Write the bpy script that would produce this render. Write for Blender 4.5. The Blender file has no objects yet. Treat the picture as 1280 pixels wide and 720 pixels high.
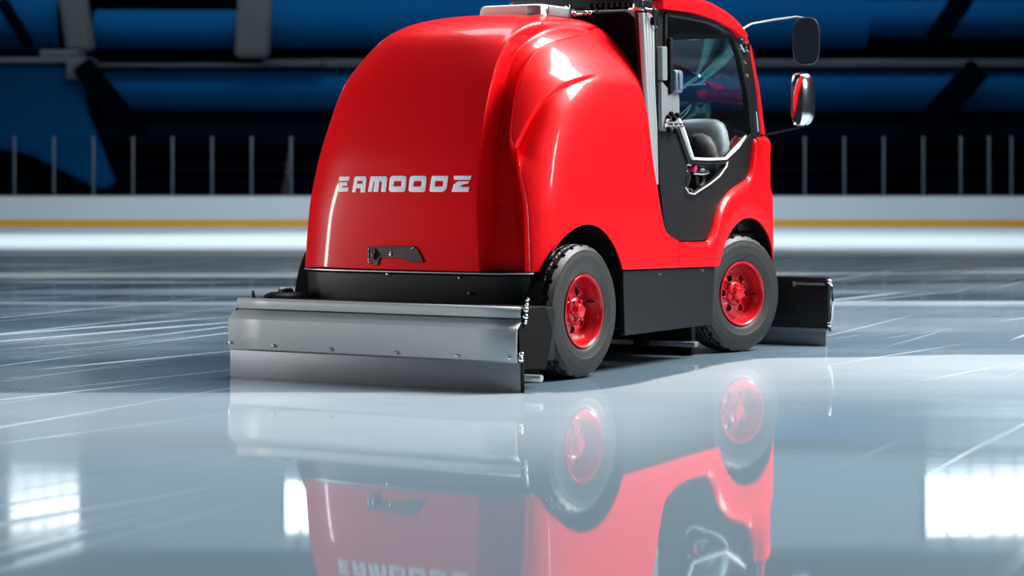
import bpy, bmesh, math, random
import numpy as np
from mathutils import Vector, Matrix
from math import radians, sin, cos, pi
random.seed(4)
C = bpy.context.scene.collection
sc = bpy.context.scene

# ---------------------------------------------------------------- materials
def mat(name, col, rough=.5, metal=0., coat=0., spec=.5, bump=None, noise=None, coat_rough=.03):
    m = bpy.data.materials.new(name); m.use_nodes = True
    nt = m.node_tree; b = nt.nodes['Principled BSDF']
    b.inputs['Base Color'].default_value = (*col, 1)
    b.inputs['Roughness'].default_value = rough
    b.inputs['Metallic'].default_value = metal
    b.inputs['Coat Weight'].default_value = coat
    b.inputs['Coat Roughness'].default_value = coat_rough
    b.inputs['Specular IOR Level'].default_value = spec
    tc = nt.nodes.new('ShaderNodeTexCoord')
    if noise:
        sc_, col2, stretch = noise
        mp = nt.nodes.new('ShaderNodeMapping'); mp.inputs['Scale'].default_value = stretch
        n = nt.nodes.new('ShaderNodeTexNoise'); n.inputs['Scale'].default_value = sc_; n.inputs['Detail'].default_value = 5
        mx = nt.nodes.new('ShaderNodeMix'); mx.data_type = 'RGBA'
        mx.inputs[6].default_value = (*col, 1); mx.inputs[7].default_value = (*col2, 1)
        nt.links.new(tc.outputs['Object'], mp.inputs[0]); nt.links.new(mp.outputs[0], n.inputs['Vector'])
        nt.links.new(n.outputs['Fac'], mx.inputs[0]); nt.links.new(mx.outputs[2], b.inputs['Base Color'])
    if bump:
        sc_, st, stretch = bump
        mp = nt.nodes.new('ShaderNodeMapping'); mp.inputs['Scale'].default_value = stretch
        n = nt.nodes.new('ShaderNodeTexNoise'); n.inputs['Scale'].default_value = sc_; n.inputs['Detail'].default_value = 4
        bp = nt.nodes.new('ShaderNodeBump'); bp.inputs['Strength'].default_value = st; bp.inputs['Distance'].default_value = .01
        nt.links.new(tc.outputs['Object'], mp.inputs[0]); nt.links.new(mp.outputs[0], n.inputs['Vector'])
        nt.links.new(n.outputs['Fac'], bp.inputs['Height']); nt.links.new(bp.outputs[0], b.inputs['Normal'])
    return m
def emit(name, col, s):
    m = bpy.data.materials.new(name); m.use_nodes = True
    b = m.node_tree.nodes['Principled BSDF']
    b.inputs['Base Color'].default_value = (*col, 1)
    b.inputs['Emission Color'].default_value = (*col, 1); b.inputs['Emission Strength'].default_value = s
    return m
def glass(name, tint, k=.04):
    m = bpy.data.materials.new(name); m.use_nodes = True; nt = m.node_tree; nt.nodes.clear()
    o = nt.nodes.new('ShaderNodeOutputMaterial'); mx = nt.nodes.new('ShaderNodeMixShader')
    t = nt.nodes.new('ShaderNodeBsdfTransparent'); t.inputs[0].default_value = (*tint, 1)
    g = nt.nodes.new('ShaderNodeBsdfGlossy'); g.inputs['Roughness'].default_value = .02
    f = nt.nodes.new('ShaderNodeFresnel'); f.inputs[0].default_value = 1.45
    ml = nt.nodes.new('ShaderNodeMath'); ml.operation = 'MULTIPLY'; ml.inputs[1].default_value = k
    nt.links.new(f.outputs[0], ml.inputs[0]); nt.links.new(ml.outputs[0], mx.inputs[0])
    nt.links.new(t.outputs[0], mx.inputs[1]); nt.links.new(g.outputs[0], mx.inputs[2]); nt.links.new(mx.outputs[0], o.inputs[0])
    return m
M = dict(
    red=mat('red_paint', (.86, .003, .007), .36, 0, .24, .12, noise=(2.2, (.78, .003, .008), (1, 1, 1)), coat_rough=.07),
    redrim=mat('red_rim_paint', (.50, .002, .010), .30, 0, .5),
    black=mat('black_plastic', (.005, .0055, .006), .45, spec=.25, bump=(180, .08, (1, 1, 1))),
    skirt=mat('charcoal_plastic', (.006, .007, .0075), .42, spec=.3, bump=(160, .05, (1, 1, 1))),
    matte=mat('matte_black', (.002, .002, .0022), .85, spec=.12),
    rubber=mat('tyre_rubber', (.008, .009, .009), .5, bump=(90, .15, (1, 1, 1)), noise=(30, (.02, .021, .02), (1, 1, 1))),
    steel=mat('brushed_steel', (.42, .45, .455), .5, .25, bump=(6, .06, (80, 1, 80)), noise=(3, (.38, .41, .415), (1, .4, 1))),
    steeldark=mat('dull_steel', (.20, .215, .235), .45, .3, noise=(4, (.17, .18, .20), (.6, 1, 3))),
    chrome=mat('chrome', (.82, .84, .85), .12, 1.),
    alu=mat('ribbed_aluminium', (.50, .53, .52), .35, .55),
    white=mat('white_plastic', (.80, .83, .82), .4, 0, .2),
    grey=mat('grey_plastic', (.16, .18, .19), .4),
    bluegrey=mat('blue_grey_plastic', (.10, .15, .20), .3, 0, .3),
    palegrey=mat('pale_seat_vinyl', (.58, .62, .64), .5),
    brown=mat('brown_vinyl', (.10, .08, .08), .55),
    pink=mat('pink_knob', (.65, .02, .12), .35),
    teal=mat('teal_rod', (.22, .62, .66), .3, 0, .3),
    letters=mat('white_lettering', (.93, .93, .97), .5),
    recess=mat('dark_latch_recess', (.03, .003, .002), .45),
    glass=glass('cab_glass', (.93, .97, .98), .12),
    rinkglass=glass('rink_glass', (.92, .95, .97), .008),
    post=mat('post_aluminium', (.045, .065, .09), .6, .0),
    board=mat('white_boards', (.42, .49, .54), .5, noise=(.35, (.36, .43, .48), (1, 1, .2))),
    yellow=mat('yellow_kickplate', (.55, .27, .01), .45, noise=(.5, (.44, .21, .01), (1, 1, 1))),
    blue=mat('blue_balcony_paint', (.0005, .062, .17), .8, noise=(.25, (.0005, .036, .13), (1, 1, .3)), spec=.04),
    navy=mat('navy_wall', (.0015, .008, .024), .85, noise=(.2, (.001, .004, .010), (1, 1, 1)), spec=.05),
    concrete=mat('grey_concrete', (.09, .10, .11), .85, noise=(1.2, (.05, .06, .065), (1, 1, .4))),
    ledge=mat('grey_ledge', (.045, .055, .07), .8, noise=(.6, (.02, .027, .034), (.35, 1, 1))),
    coping=mat('pale_coping', (.12, .145, .17), .8, noise=(.6, (.06, .075, .09), (.35, 1, 1))),
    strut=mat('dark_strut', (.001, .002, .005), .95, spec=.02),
    greyband=mat('grey_cladding', (.20, .27, .32), .7),
    ceiling=mat('grey_ceiling', (.16, .19, .21), .8, noise=(.2, (.12, .14, .16), (1, 1, 1))),
    housing=mat('lamp_housing', (.05, .05, .06), .5),
    lamp=emit('floodlight_lens', (.86, .95, 1.), 4.5),
    mirrorglass=mat('mirror_glass', (.6, .62, .64), .03, 1.),
    lens=emit('ceiling_lamp_lens', (.92, .96, 1.), 4),
)

# ---------------------------------------------------------------- ice
def ice_material():
    m = bpy.data.materials.new('rink_ice'); m.use_nodes = True; nt = m.node_tree
    b = nt.nodes['Principled BSDF']; L = nt.links.new
    tc = nt.nodes.new('ShaderNodeTexCoord')
    def noise(scale, stretch, rot=0, detail=5, dist=0.):
        if rot: stretch = [1 / v for v in stretch]
        mp = nt.nodes.new('ShaderNodeMapping'); mp.inputs['Scale'].default_value = stretch
        mp.inputs['Rotation'].default_value = (0, 0, rot)
        if rot: mp.vector_type = 'TEXTURE'
        n = nt.nodes.new('ShaderNodeTexNoise'); n.inputs['Scale'].default_value = scale
        n.inputs['Detail'].default_value = detail; n.inputs['Distortion'].default_value = dist
        L(tc.outputs['Object'], mp.inputs[0]); L(mp.outputs[0], n.inputs['Vector']); return n.outputs['Fac']
    def rng(x, a, b_, c=0., d=1.):
        r = nt.nodes.new('ShaderNodeMapRange'); r.interpolation_type = 'SMOOTHSTEP'
        r.inputs[1].default_value = a; r.inputs[2].default_value = b_
        r.inputs[3].default_value = c; r.inputs[4].default_value = d
        L(x, r.inputs[0]); return r.outputs[0]
    def mth(op, x, y):
        r = nt.nodes.new('ShaderNodeMath'); r.operation = op; r.use_clamp = False
        for i, v in enumerate((x, y)):
            if isinstance(v, (int, float)): r.inputs[i].default_value = v
            else: L(v, r.inputs[i])
        return r.outputs[0]
    sep = nt.nodes.new('ShaderNodeSeparateXYZ'); L(tc.outputs['Object'], sep.inputs[0])
    X, Y = sep.outputs[0], sep.outputs[1]
    # frost: drier, snow-dusted ice towards the far boards and in drifts at both sides
    drift = rng(noise(.10, (1., 2.6, 1), 0, 6, .6), .44, .66)
    farfrost = mth('MULTIPLY', rng(Y, 24, 37), rng(noise(.16, (.35, 1.1, 1), 0, 4), .34, .52, .25, 1))
    farfrost = mth('MAXIMUM', farfrost, mth('MULTIPLY', rng(Y, 34, 37), .42))
    farfrost = mth('MAXIMUM', farfrost, mth('MULTIPLY', mth('MULTIPLY', rng(Y, 14, 26), .9), rng(noise(.30, (.16, 1.6, 1), 0, 6, .6), .50, .62)))
    scratch = rng(noise(1.0, (.10, 11, 1), 1.16, 3, .12), .60, .70)
    scratch2 = rng(noise(1.0, (.13, 8, 1), .98, 3, .12), .60, .70)
    scr = mth('MAXIMUM', scratch, scratch2)
    side = rng(mth('ABSOLUTE', mth('ADD', X, -.15), 0), .9, 2.6)      # the pass just flooded by the machine is clean
    frost = mth('MAXIMUM', mth('MULTIPLY', drift, mth('MULTIPLY', side, .30)), farfrost)
    frost = mth('MAXIMUM', frost, mth('MULTIPLY', scr, mth('MULTIPLY', side, .75)))
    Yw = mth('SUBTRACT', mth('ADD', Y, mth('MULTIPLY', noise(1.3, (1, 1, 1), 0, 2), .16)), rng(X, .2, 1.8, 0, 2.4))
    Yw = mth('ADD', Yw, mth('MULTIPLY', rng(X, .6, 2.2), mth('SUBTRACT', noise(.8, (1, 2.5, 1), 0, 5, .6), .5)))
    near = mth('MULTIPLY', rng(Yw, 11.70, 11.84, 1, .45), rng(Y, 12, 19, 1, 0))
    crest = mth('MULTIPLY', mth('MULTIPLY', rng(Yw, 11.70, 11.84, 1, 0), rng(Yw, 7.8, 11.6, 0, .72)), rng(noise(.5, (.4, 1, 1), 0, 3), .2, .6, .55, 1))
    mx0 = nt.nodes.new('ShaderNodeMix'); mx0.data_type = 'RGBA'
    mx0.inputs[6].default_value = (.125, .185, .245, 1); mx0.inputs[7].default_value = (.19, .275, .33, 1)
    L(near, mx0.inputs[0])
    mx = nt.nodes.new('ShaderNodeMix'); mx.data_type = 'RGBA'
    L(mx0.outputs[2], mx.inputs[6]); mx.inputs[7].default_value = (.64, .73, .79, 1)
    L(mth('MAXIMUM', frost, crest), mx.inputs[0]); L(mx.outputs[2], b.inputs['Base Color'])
    frost = frost
    ro = mth('ADD', mth('ADD', .03, mth('MULTIPLY', side, .05)), mth('MULTIPLY', frost, .30)); L(ro, b.inputs['Roughness'])
    b.inputs['IOR'].default_value = 1.31
    L(mth('SUBTRACT', .5, mth('MULTIPLY', frost, .46)), b.inputs['Specular IOR Level'])
    bp = nt.nodes.new('ShaderNodeBump'); bp.inputs['Strength'].default_value = .22; bp.inputs['Distance'].default_value = .004
    h = mth('ADD', mth('MULTIPLY', scr, mth('MULTIPLY', side, .7)), mth('MULTIPLY', noise(1.6, (.5, 1.5, 1), 0, 3, .4), mth('ADD', .2, mth('MULTIPLY', side, .6))))
    L(h, bp.inputs['Height']); L(bp.outputs[0], b.inputs['Normal'])
    return m
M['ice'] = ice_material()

# ---------------------------------------------------------------- mesh helpers
def link(name, me, m, parent=None, smooth=True, kind=None, ang=40):
    me.materials.clear(); me.materials.append(M[m] if isinstance(m, str) else m)
    o = bpy.data.objects.new(name, me); C.objects.link(o)
    if parent: o.parent = parent
    if smooth:
        me.shade_smooth()
        try: me.set_sharp_from_angle(angle=radians(ang))
        except Exception: pass
    if kind: o['kind'] = kind
    return o
SPLIT = {'grab_cup', 'hinge_fitting', 'latch_lever', 'screw', 'sill_ledge', 'hinge_screw', 'pocket_latch', 'clasp_knuckle', 'lift_arm', 'blade_arm', 'axle', 'wiper', 'hose_clamp', 'bracket_strap', 'blade_rail', 'edge_rod', 'mirror_bracket', 'cab_header', 'chassis', 'blade_guard', 'rubber_flap', 'lid_side_panel', 'vent_unit', 'column_bracket', 'lug_nut'}
def pieces(bm):                                    # separate, non-touching lumps of a mesh
    bm.verts.index_update(); seen = set(); comps = []
    for v in bm.verts:
        if v.index in seen: continue
        st = [v]; seen.add(v.index); c = []
        while st:
            a = st.pop(); c.append(a)
            for e in a.link_edges:
                b = e.other_vert(a)
                if b.index not in seen: seen.add(b.index); st.append(b)
        lo = [min(q.co[i] for q in c) for i in range(3)]; hi = [max(q.co[i] for q in c) for i in range(3)]
        comps.append([c, lo, hi])
    changed = True
    while changed:
        changed = False
        for i in range(len(comps)):
            for j in range(i + 1, len(comps)):
                A_, B_ = comps[i], comps[j]
                if all(A_[1][k] - .004 <= B_[2][k] and B_[1][k] - .004 <= A_[2][k] for k in range(3)):
                    comps[i] = [A_[0] + B_[0], [min(a, b) for a, b in zip(A_[1], B_[1])], [max(a, b) for a, b in zip(A_[2], B_[2])]]
                    comps.pop(j); changed = True; break
            if changed: break
    return [c[0] for c in comps]
def obj(name, bm, m, parent=None, **k):
    bmesh.ops.recalc_face_normals(bm, faces=bm.faces)
    if name in SPLIT:
        pc = pieces(bm)
        if len(pc) > 1:
            out = None; sets = [{v.index for v in c} for c in pc]
            for st in sets:
                b2 = bm.copy(); b2.verts.ensure_lookup_table(); b2.verts.index_update()
                bmesh.ops.delete(b2, geom=[v for v in b2.verts if v.index not in st], context='VERTS')
                me = bpy.data.meshes.new(name); b2.to_mesh(me); b2.free(); o = link(name, me, m, parent, **k)
                if parent is not None and name in ('seat_step', 'ledge'): pass
                out = out or o
            bm.free(); return out
    me = bpy.data.meshes.new(name); bm.to_mesh(me); bm.free()
    return link(name, me, m, parent, **k)
def tag(o, label, cat, group=None, kind=None):
    o['label'] = label; o['category'] = cat
    if group: o['group'] = group
    if kind: o['kind'] = kind
    return o
def empty(name, loc=(0, 0, 0), rz=0):
    o = bpy.data.objects.new(name, None); C.objects.link(o); o.location = loc; o.rotation_euler = (0, 0, rz)
    o.empty_display_size = .1
    return o
def P(u, s, z): return Vector((u, -s, z))          # machine frame: u forward, s to its right, z up
def box(bm, lo, hi, bev=0., seg=2, rot=None):
    r = bmesh.ops.create_cube(bm, size=1); vs = r['verts']
    lo = Vector(lo); hi = Vector(hi)
    for v in vs:
        v.co = Vector((lo[i] + (v.co[i] + .5) * (hi[i] - lo[i]) for i in range(3)))
    if rot: bmesh.ops.transform(bm, matrix=rot, verts=vs)
    if bev > 0:
        es = {e for v in vs for e in v.link_edges}
        bmesh.ops.bevel(bm, geom=list(es), offset=bev, segments=seg, affect='EDGES', profile=.5)
def mbox(bm, u, s, z, bev=.004, seg=2):            # box in the machine frame
    box(bm, (min(u), -max(s), min(z)), (max(u), -min(s), max(z)), bev, seg)
def tube(bm, pts, r, n=12, cap=True):
    pts = [Vector(p) for p in pts]; rings = []
    rr = r if isinstance(r, (list, tuple)) else [r] * len(pts)
    for i, p in enumerate(pts):
        d = ((pts[min(i + 1, len(pts) - 1)] - p).normalized() + (p - pts[max(i - 1, 0)]).normalized()).normalized()
        a = Vector((0, 0, 1)) if abs(d.z) < .9 else Vector((1, 0, 0))
        x = d.cross(a).normalized(); y = d.cross(x).normalized()
        rings.append([bm.verts.new(p + (x * cos(2 * pi * k / n) + y * sin(2 * pi * k / n)) * rr[i]) for k in range(n)])
    for a, b in zip(rings, rings[1:]):
        for k in range(n): bm.faces.new((a[k], a[(k + 1) % n], b[(k + 1) % n], b[k]))
    if cap:
        bm.faces.new(rings[0]); bm.faces.new(rings[-1])
def lathe(bm, prof, n=64, c=(0, 0, 0), axis='y', sgn=1, closed=False):   # prof: (radius, offset along axis)
    c = Vector(c); rings = []
    for r, w in prof:
        ring = []
        for k in range(n):
            a = 2 * pi * k / n
            if axis == 'y': q = Vector((r * cos(a), sgn * w, r * sin(a)))
            elif axis == 'z': q = Vector((r * cos(a), r * sin(a), w))
            else: q = Vector((w, r * cos(a), r * sin(a)))
            ring.append(bm.verts.new(c + q))
        rings.append(ring)
    pr = list(zip(rings, rings[1:])) + ([(rings[-1], rings[0])] if closed else [])
    for a, b in pr:
        for k in range(n): bm.faces.new((a[k], a[(k + 1) % n], b[(k + 1) % n], b[k]))
    if not closed:
        if prof[0][0] < .02 or True:
            pass
    return rings
def rpoly(pts, r=.02, n=5):                        # rounded polygon
    out = []; N = len(pts)
    for i in range(N):
        a = Vector(pts[i - 1]); b = Vector(pts[i]); c = Vector(pts[(i + 1) % N])
        ra = min(r, (a - b).length * .45, (c - b).length * .45)
        p0 = b + (a - b).normalized() * ra; p1 = b + (c - b).normalized() * ra
        for k in range(n + 1):
            t = k / n; out.append(tuple(p0 * (1 - t) ** 2 + b * 2 * t * (1 - t) + p1 * t * t))
    return out
def plate(name, loops, thick, m, parent, place, bev=.003, **k):
    """flat shape with holes and real thickness; place maps (x, y, w) to the parent's frame"""
    cu = bpy.data.curves.new(name, 'CURVE'); cu.dimensions = '2D'; cu.fill_mode = 'BOTH'
    for lp in loops:
        sp = cu.splines.new('POLY'); sp.points.add(len(lp) - 1)
        for p, q in zip(sp.points, lp): p.co = (q[0], q[1], 0, 1)
        sp.use_cyclic_u = True
    cu.extrude = max(thick / 2 - bev, .0005); cu.bevel_depth = bev; cu.bevel_resolution = 1
    if bev > 0: cu.offset = -bev
    t = bpy.data.objects.new(name, cu); C.objects.link(t)
    bpy.context.view_layer.update()
    me = bpy.data.meshes.new_from_object(t)
    bpy.data.objects.remove(t); bpy.data.curves.remove(cu)
    for v in me.vertices: v.co = place(v.co.x, v.co.y, v.co.z)
    bm = bmesh.new(); bm.from_mesh(me); bmesh.ops.remove_doubles(bm, verts=bm.verts, dist=1e-5)
    bpy.data.meshes.remove(me)
    k.setdefault('ang', 12)
    return obj(name, bm, m, parent, **k)
def sideplate(name, loops, s0, s1, m, parent, **k):
    mid = (s0 + s1) / 2
    return plate(name, loops, abs(s1 - s0), m, parent, lambda x, y, w: P(x, mid + w, y), **k)
def grid(bm, V):                                   # V: list of rows of coordinates
    R = [[bm.verts.new(p) for p in row] for row in V]
    for a, b in zip(R, R[1:]):
        for i in range(len(a) - 1):
            try: bm.faces.new((a[i], a[i + 1], b[i + 1], b[i]))
            except ValueError: pass
    return R

# ================================================================ THE MACHINE
car = empty('ice_resurfacer', (-.312, 12.92, 0), radians(60))
tag(car, 'glossy red ice resurfacing machine with steel rear blade standing on the ice', 'ice resurfacer')

# ---- hood surface
PZ = [.60, .9, 1.2, 1.45, 1.65, 1.8, 1.92, 2.0, 2.05, 2.08, 2.09]
PW = [.84, .84, .83, .82, .795, .725, .635, .55, .44, .26, .0]
PD = [1.34, 1.33, 1.28, 1.2, 1.12, 1.04, .95, .82, .64, .40, .0]
PN = [8, 7, 6, 5, 4.4, 3.9, 3.6, 3.3, 3, 2.6, 2.4]
def mk(xs, ys):                                    # smooth (monotone cubic) interpolation
    xs = np.array(xs); ys = np.array(ys); h = np.diff(xs); d = np.diff(ys) / h
    m = np.zeros(len(xs)); m[0] = d[0]; m[-1] = d[-1]
    for i in range(1, len(xs) - 1):
        m[i] = 0 if d[i - 1] * d[i] <= 0 else 2 * d[i - 1] * d[i] / (d[i - 1] + d[i])
    def f(x):
        x = np.clip(x, xs[0], xs[-1]); i = np.clip(np.searchsorted(xs, x) - 1, 0, len(h) - 1)
        t = (x - xs[i]) / h[i]
        return ((2*t**3 - 3*t**2 + 1) * ys[i] + (t**3 - 2*t**2 + t) * h[i] * m[i] + (-2*t**3 + 3*t**2) * ys[i+1] + (t**3 - t**2) * h[i] * m[i+1])
    return f
fW, fD, fN = mk(PZ, PW), mk(PZ, PD), mk(PZ, PN)
UC = .75
def base(phi, z):
    W, D, n = fW(z), fD(z), fN(z)
    r = (np.abs(np.sin(phi)) ** n + np.abs(np.cos(phi)) ** n) ** (-1 / n)
    s = W * r * np.sin(phi); u = UC - D * r * np.cos(phi)
    return u + .06 * (s / np.maximum(.01, W)) ** 2 * (D / 1.37), s
FZ = mk([.60, .729, .77, .843, 1.082, 1.413, 1.65, 1.7, 2.09], [1.19, 1.19, 1.065, 1.0, .914, .83, .80, .79, .79])
A_c = [(30, .55), (30, .61), (28.5, .95), (28, 1.21), (27.5, 1.43), (28, 1.655), (31, 1.815), (36, 1.925), (43.5, 2.005), (56, 2.035), (69.5, 2.045), (80, 2.035), (87, 2.02)]
B_c = [(87, 2.01), (76.5, 1.975), (60, 1.925), (50.5, 1.895), (43.5, 1.84), (38.8, 1.74), (37, 1.635), (36.5, 1.5), (36.5, 1.365), (37.5, 1.3), (39, 1.285)]
L_c = [(39, 1.285), (39.5, 1.21), (41, 1.1), (42.3, 1.015), (43, .865), (43.5, .61), (43.5, .55)]
CR = [(39, 1.285), (41, 1.385), (43, 1.485), (45.5, 1.565), (50, 1.625), (56, 1.668), (64.5, 1.705)]
def dens(c, n=40):
    o = []
    for a, b in zip(c, c[1:]):
        for k in range(n): o.append((a[0] + (b[0] - a[0]) * k / n, a[1] + (b[1] - a[1]) * k / n))
    return np.array(o + [c[-1]])
def smooth_line(c, it=60):
    d = dens(c, 12)
    for _ in range(it): d[1:-1] = (d[:-2] + 2 * d[1:-1] + d[2:]) / 4
    return dens([tuple(p) for p in d], 7)
def to3(c):
    z = np.clip(c[:, 1], .6, 2.089); u, s = base(np.radians(np.minimum(c[:, 0], 90)), z)
    u = u + np.maximum(c[:, 0] - 90, 0) * .02
    return np.stack([u, s, c[:, 1]], 1)
cA, cB, cL, cC = [smooth_line(c) for c in (A_c, B_c, L_c, CR)]
poly = np.concatenate([cA, cB, cL])
tA, tB, tL, tC = to3(cA), to3(cB), to3(cL), to3(cC)
def inside(x, y, pl):
    r = np.zeros(x.shape, bool); j = len(pl) - 1
    for i in range(len(pl)):
        xi, yi = pl[i]; xj, yj = pl[j]
        if yi != yj:
            r ^= ((yi > y) != (yj > y)) & (x < (xj - xi) * (y - yi) / (yj - yi) + xi)
        j = i
    return r
def dist(p, t):
    out = np.full(len(p), 9.); arg = np.zeros(len(p), int)
    for k in range(0, len(p), 4000):
        d = np.linalg.norm(p[k:k+4000, None] - t[None], axis=2); out[k:k+4000] = d.min(1); arg[k:k+4000] = d.argmin(1)
    return out, arg
def sst(x): x = np.clip(x, 0, 1); return x * x * (3 - 2 * x)
phis = np.concatenate([np.arange(0, 26, 1.), np.arange(26, 32, .12), np.arange(32, 48, .2), np.arange(48, 90, .6), [90.]])
zr = np.concatenate([np.linspace(.6, 1.9, 210), 1.9 + .19 * np.sin(np.linspace(0, pi / 2, 46)[1:])])
ARC_R = .485
cols = []                                          # each column: arrays of u, s, z, phi
def zbot(u, c=0.015):
    zz = .60 - .02 * np.maximum(u, -.6) + 0 * u
    ins = np.abs(u - c) < ARC_R
    return np.where(ins, np.maximum(zz, .375 + np.sqrt(np.maximum(ARC_R ** 2 - (u - c) ** 2, 0))), zz)
def column(fn):
    u0, s0 = fn(np.array([.7]))
    zb = float(zbot(np.array([float(u0[0])]))[0]) if s0[0] > .5 else .61
    z = np.where(zr < 1.1, zb + (zr - .6) / .5 * (1.1 - zb), zr)
    u, s = fn(z); return u, s, z
for p in phis:
    u, s, z = column(lambda z, p=p: base(radians(p), z)); cols.append((u, s, z, np.full(len(z), p)))
for k in range(1, 25):
    t = k / 24
    def ext(z, t=t):
        u, s = base(pi / 2, z); f = np.maximum(FZ(z), u); return u + (f - u) * t, s - np.where(z > .78, 0.012 * t ** 8, 0)
    u, s, z = column(ext); cols.append((u, s, z, np.full(len(z), 90 + 8 * t)))
U = np.stack([c[0] for c in cols]); S = np.stack([c[1] for c in cols]); Z = np.stack([c[2] for c in cols]); PH = np.stack([c[3] for c in cols])
pts = np.stack([U, S, Z], 2)
du = np.gradient(pts, axis=0); dz = np.gradient(pts, axis=1)
nrm = np.cross(du, dz); nrm /= np.maximum(np.linalg.norm(nrm, axis=2, keepdims=True), 1e-9)
cen = np.stack([U - .6, S, Z - 1.2], 2); sg = np.sign((nrm * cen).sum(2, keepdims=True)); sg[sg == 0] = 1; nrm *= sg
fp = pts.reshape(-1, 3)
dA, _ = dist(fp, tA); dB, _ = dist(fp, tB); dL, _ = dist(fp, tL); dC, aC = dist(fp, tC)
ins = inside(PH.ravel(), Z.ravel(), poly)
depth = np.interp(Z.ravel(), [.6, .75, 1.0, 1.5, 1.85, 2.04], [.08, .09, .20, .23, .12, .03])
prof_in = np.minimum(sst(dA / .040), np.minimum(sst(dB / .055), sst(dL / .026)))
disp = -np.where(ins, depth * prof_in, 0)
lip = .010 * np.exp(-(dA / .022) ** 2) * np.interp(Z.ravel(), [1.55, 1.75], [0, 1]) * np.interp(PH.ravel(), [44, 58], [1, 0])
tcr = aC / (len(tC) - 1)
amp = np.interp(tcr, [0, .2, .5, 1], [.075, .070, .034, .0])
below = (Z.ravel() < np.interp(PH.ravel(), cC[:, 0], cC[:, 1])) & (PH.ravel() > 38.5)
ledge_ = np.where(below, np.exp(-(dC / .060) ** 1.3), np.exp(-(dC / .011) ** 2))
ledge_ *= np.where(aC == len(tC) - 1, np.exp(-(dC / .03) ** 2), 1)
disp += lip * ~ins - np.where(ins, 0, amp * ledge_)
pts2 = pts + nrm * disp.reshape(U.shape)[..., None]
bm = bmesh.new(); nc, nr = U.shape; V = {}
order = [(i, -1) for i in range(nc - 1, 0, -1)] + [(i, 1) for i in range(nc)]
SRC = {1: pts2, -1: pts}                           # the far side is plain
rows = [[P(float(SRC[sg_][i, j, 0]), sg_ * float(SRC[sg_][i, j, 1]), float(SRC[sg_][i, j, 2])) for i, sg_ in order] for j in range(nr)]
grid(bm, rows); bmesh.ops.remove_doubles(bm, verts=bm.verts, dist=1e-5)
hood = obj('hood', bm, 'red', car, ang=70)
md = hood.modifiers.new('thickness', 'SOLIDIFY'); md.thickness = .012; md.offset = -1

def surf_u(s, z):                                  # rear panel surface at (s, z)
    lo, hi = 0., radians(89)
    a = abs(s)
    for _ in range(40):
        mid = (lo + hi) / 2
        if base(mid, z)[1] < a: lo = mid
        else: hi = mid
    return float(base(lo, z)[0])
# ---- lettering on the rear panel
def LT(px, py): return (-.470 + (px - 422) * .88 / 165., 1.13 - (py - 219.3) / 213.)
def rect(x0, y0, x1, y1, r=1.6): return rpoly([(x0, y0), (x1, y0), (x1, y1), (x0, y1)], r, 4)
g = {}
glyphs = [
    ('e', [[(422.5, 220), (438, 220), (437, 224.6), (424.6, 225.2)], ],),
]
shapes = []
zf = lambda x: [[(x + .8, 220), (x + 15.5, 220), (x + 14.6, 224.8), (x + 1.2, 225.2)],
                [(x + 2, 227), (x + 13, 226.6), (x + 13.4, 231), (x + 7, 231.3), (x + 7, 233.2), (x + 15.8, 233.2), (x + 15, 238), (x - .2, 238.6), (x + 1.6, 233)]]
shapes += [[s_] for s_ in zf(422)]
shapes += [[[(444, 221), (446, 219.6), (458, 219.6), (460, 221.5), (460, 238.8), (454, 238.8), (453.5, 234), (448, 234), (447.5, 238.8), (442.8, 238.8)],
            [(448.5, 225), (455.5, 225), (455.5, 228.6), (448.3, 228.6)]]]
shapes += [[[(465, 219.8), (484.5, 219.6), (486.5, 221.5), (486.4, 238.2), (480.5, 238.2), (480.5, 226), (477, 225.3), (477, 238.2), (470.5, 238.2), (471, 226), (469.4, 226), (468.6, 238.2), (463.8, 238.2)]]]
for x in (490, 514.5):
    shapes += [[rect(x, 219, x + 20.6, 238.2, 4), rect(x + 5.6, 225.2, x + 15.2, 231.6, .8)]]
shapes += [[rpoly([(541, 219), (560.8, 219), (560.2, 234), (556, 238), (540, 237.8)], 2.4, 4), rect(546, 225, 555.6, 231.6, .8)]]
shapes += [[[(567, 219), (587, 219), (586.6, 223.6), (568, 223.6)]],
           [[(573, 225.2), (585.5, 225.4), (584, 228), (578, 229.2), (576, 230.8), (577, 232), (586.2, 232.2), (585.6, 237.8), (566.6, 237.8), (568, 229.2)]]]
letter_parent = hood
for shp in shapes:
    loops = [[LT(*p) for p in lp] for lp in shp]
    plate('letter', loops, .006, 'letters', letter_parent, lambda x, y, w: P(surf_u(x, y) - .002 + w, x, y), bev=.0008, ang=30)
# ---- latch recess on the rear panel
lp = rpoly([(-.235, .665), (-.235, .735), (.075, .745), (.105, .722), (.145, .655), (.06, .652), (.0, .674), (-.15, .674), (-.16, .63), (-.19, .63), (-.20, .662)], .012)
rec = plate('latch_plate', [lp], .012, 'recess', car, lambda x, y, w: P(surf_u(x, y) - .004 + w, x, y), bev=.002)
bm = bmesh.new()
tube(bm, [P(surf_u(-.19, .70) - .022, -.195, .725), P(surf_u(-.19, .70) - .026, -.182, .70), P(surf_u(-.19, .70) - .018, -.185, .665)], [.007, .013, .006])
tube(bm, [P(surf_u(-.22, .70) - .012, -.222, .725), P(surf_u(-.22, .70) - .012, -.220, .64)], .004)
tube(bm, [P(surf_u(-.07, .70) - .010, -.072, .712), P(surf_u(-.07, .68) - .010, -.074, .686)], .005)
tube(bm, [P(surf_u(.07, .73) - .010, .06, .727), P(surf_u(.07, .73) - .010, .082, .738)], .006)
obj('latch_lever', bm, 'chrome', rec)

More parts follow.
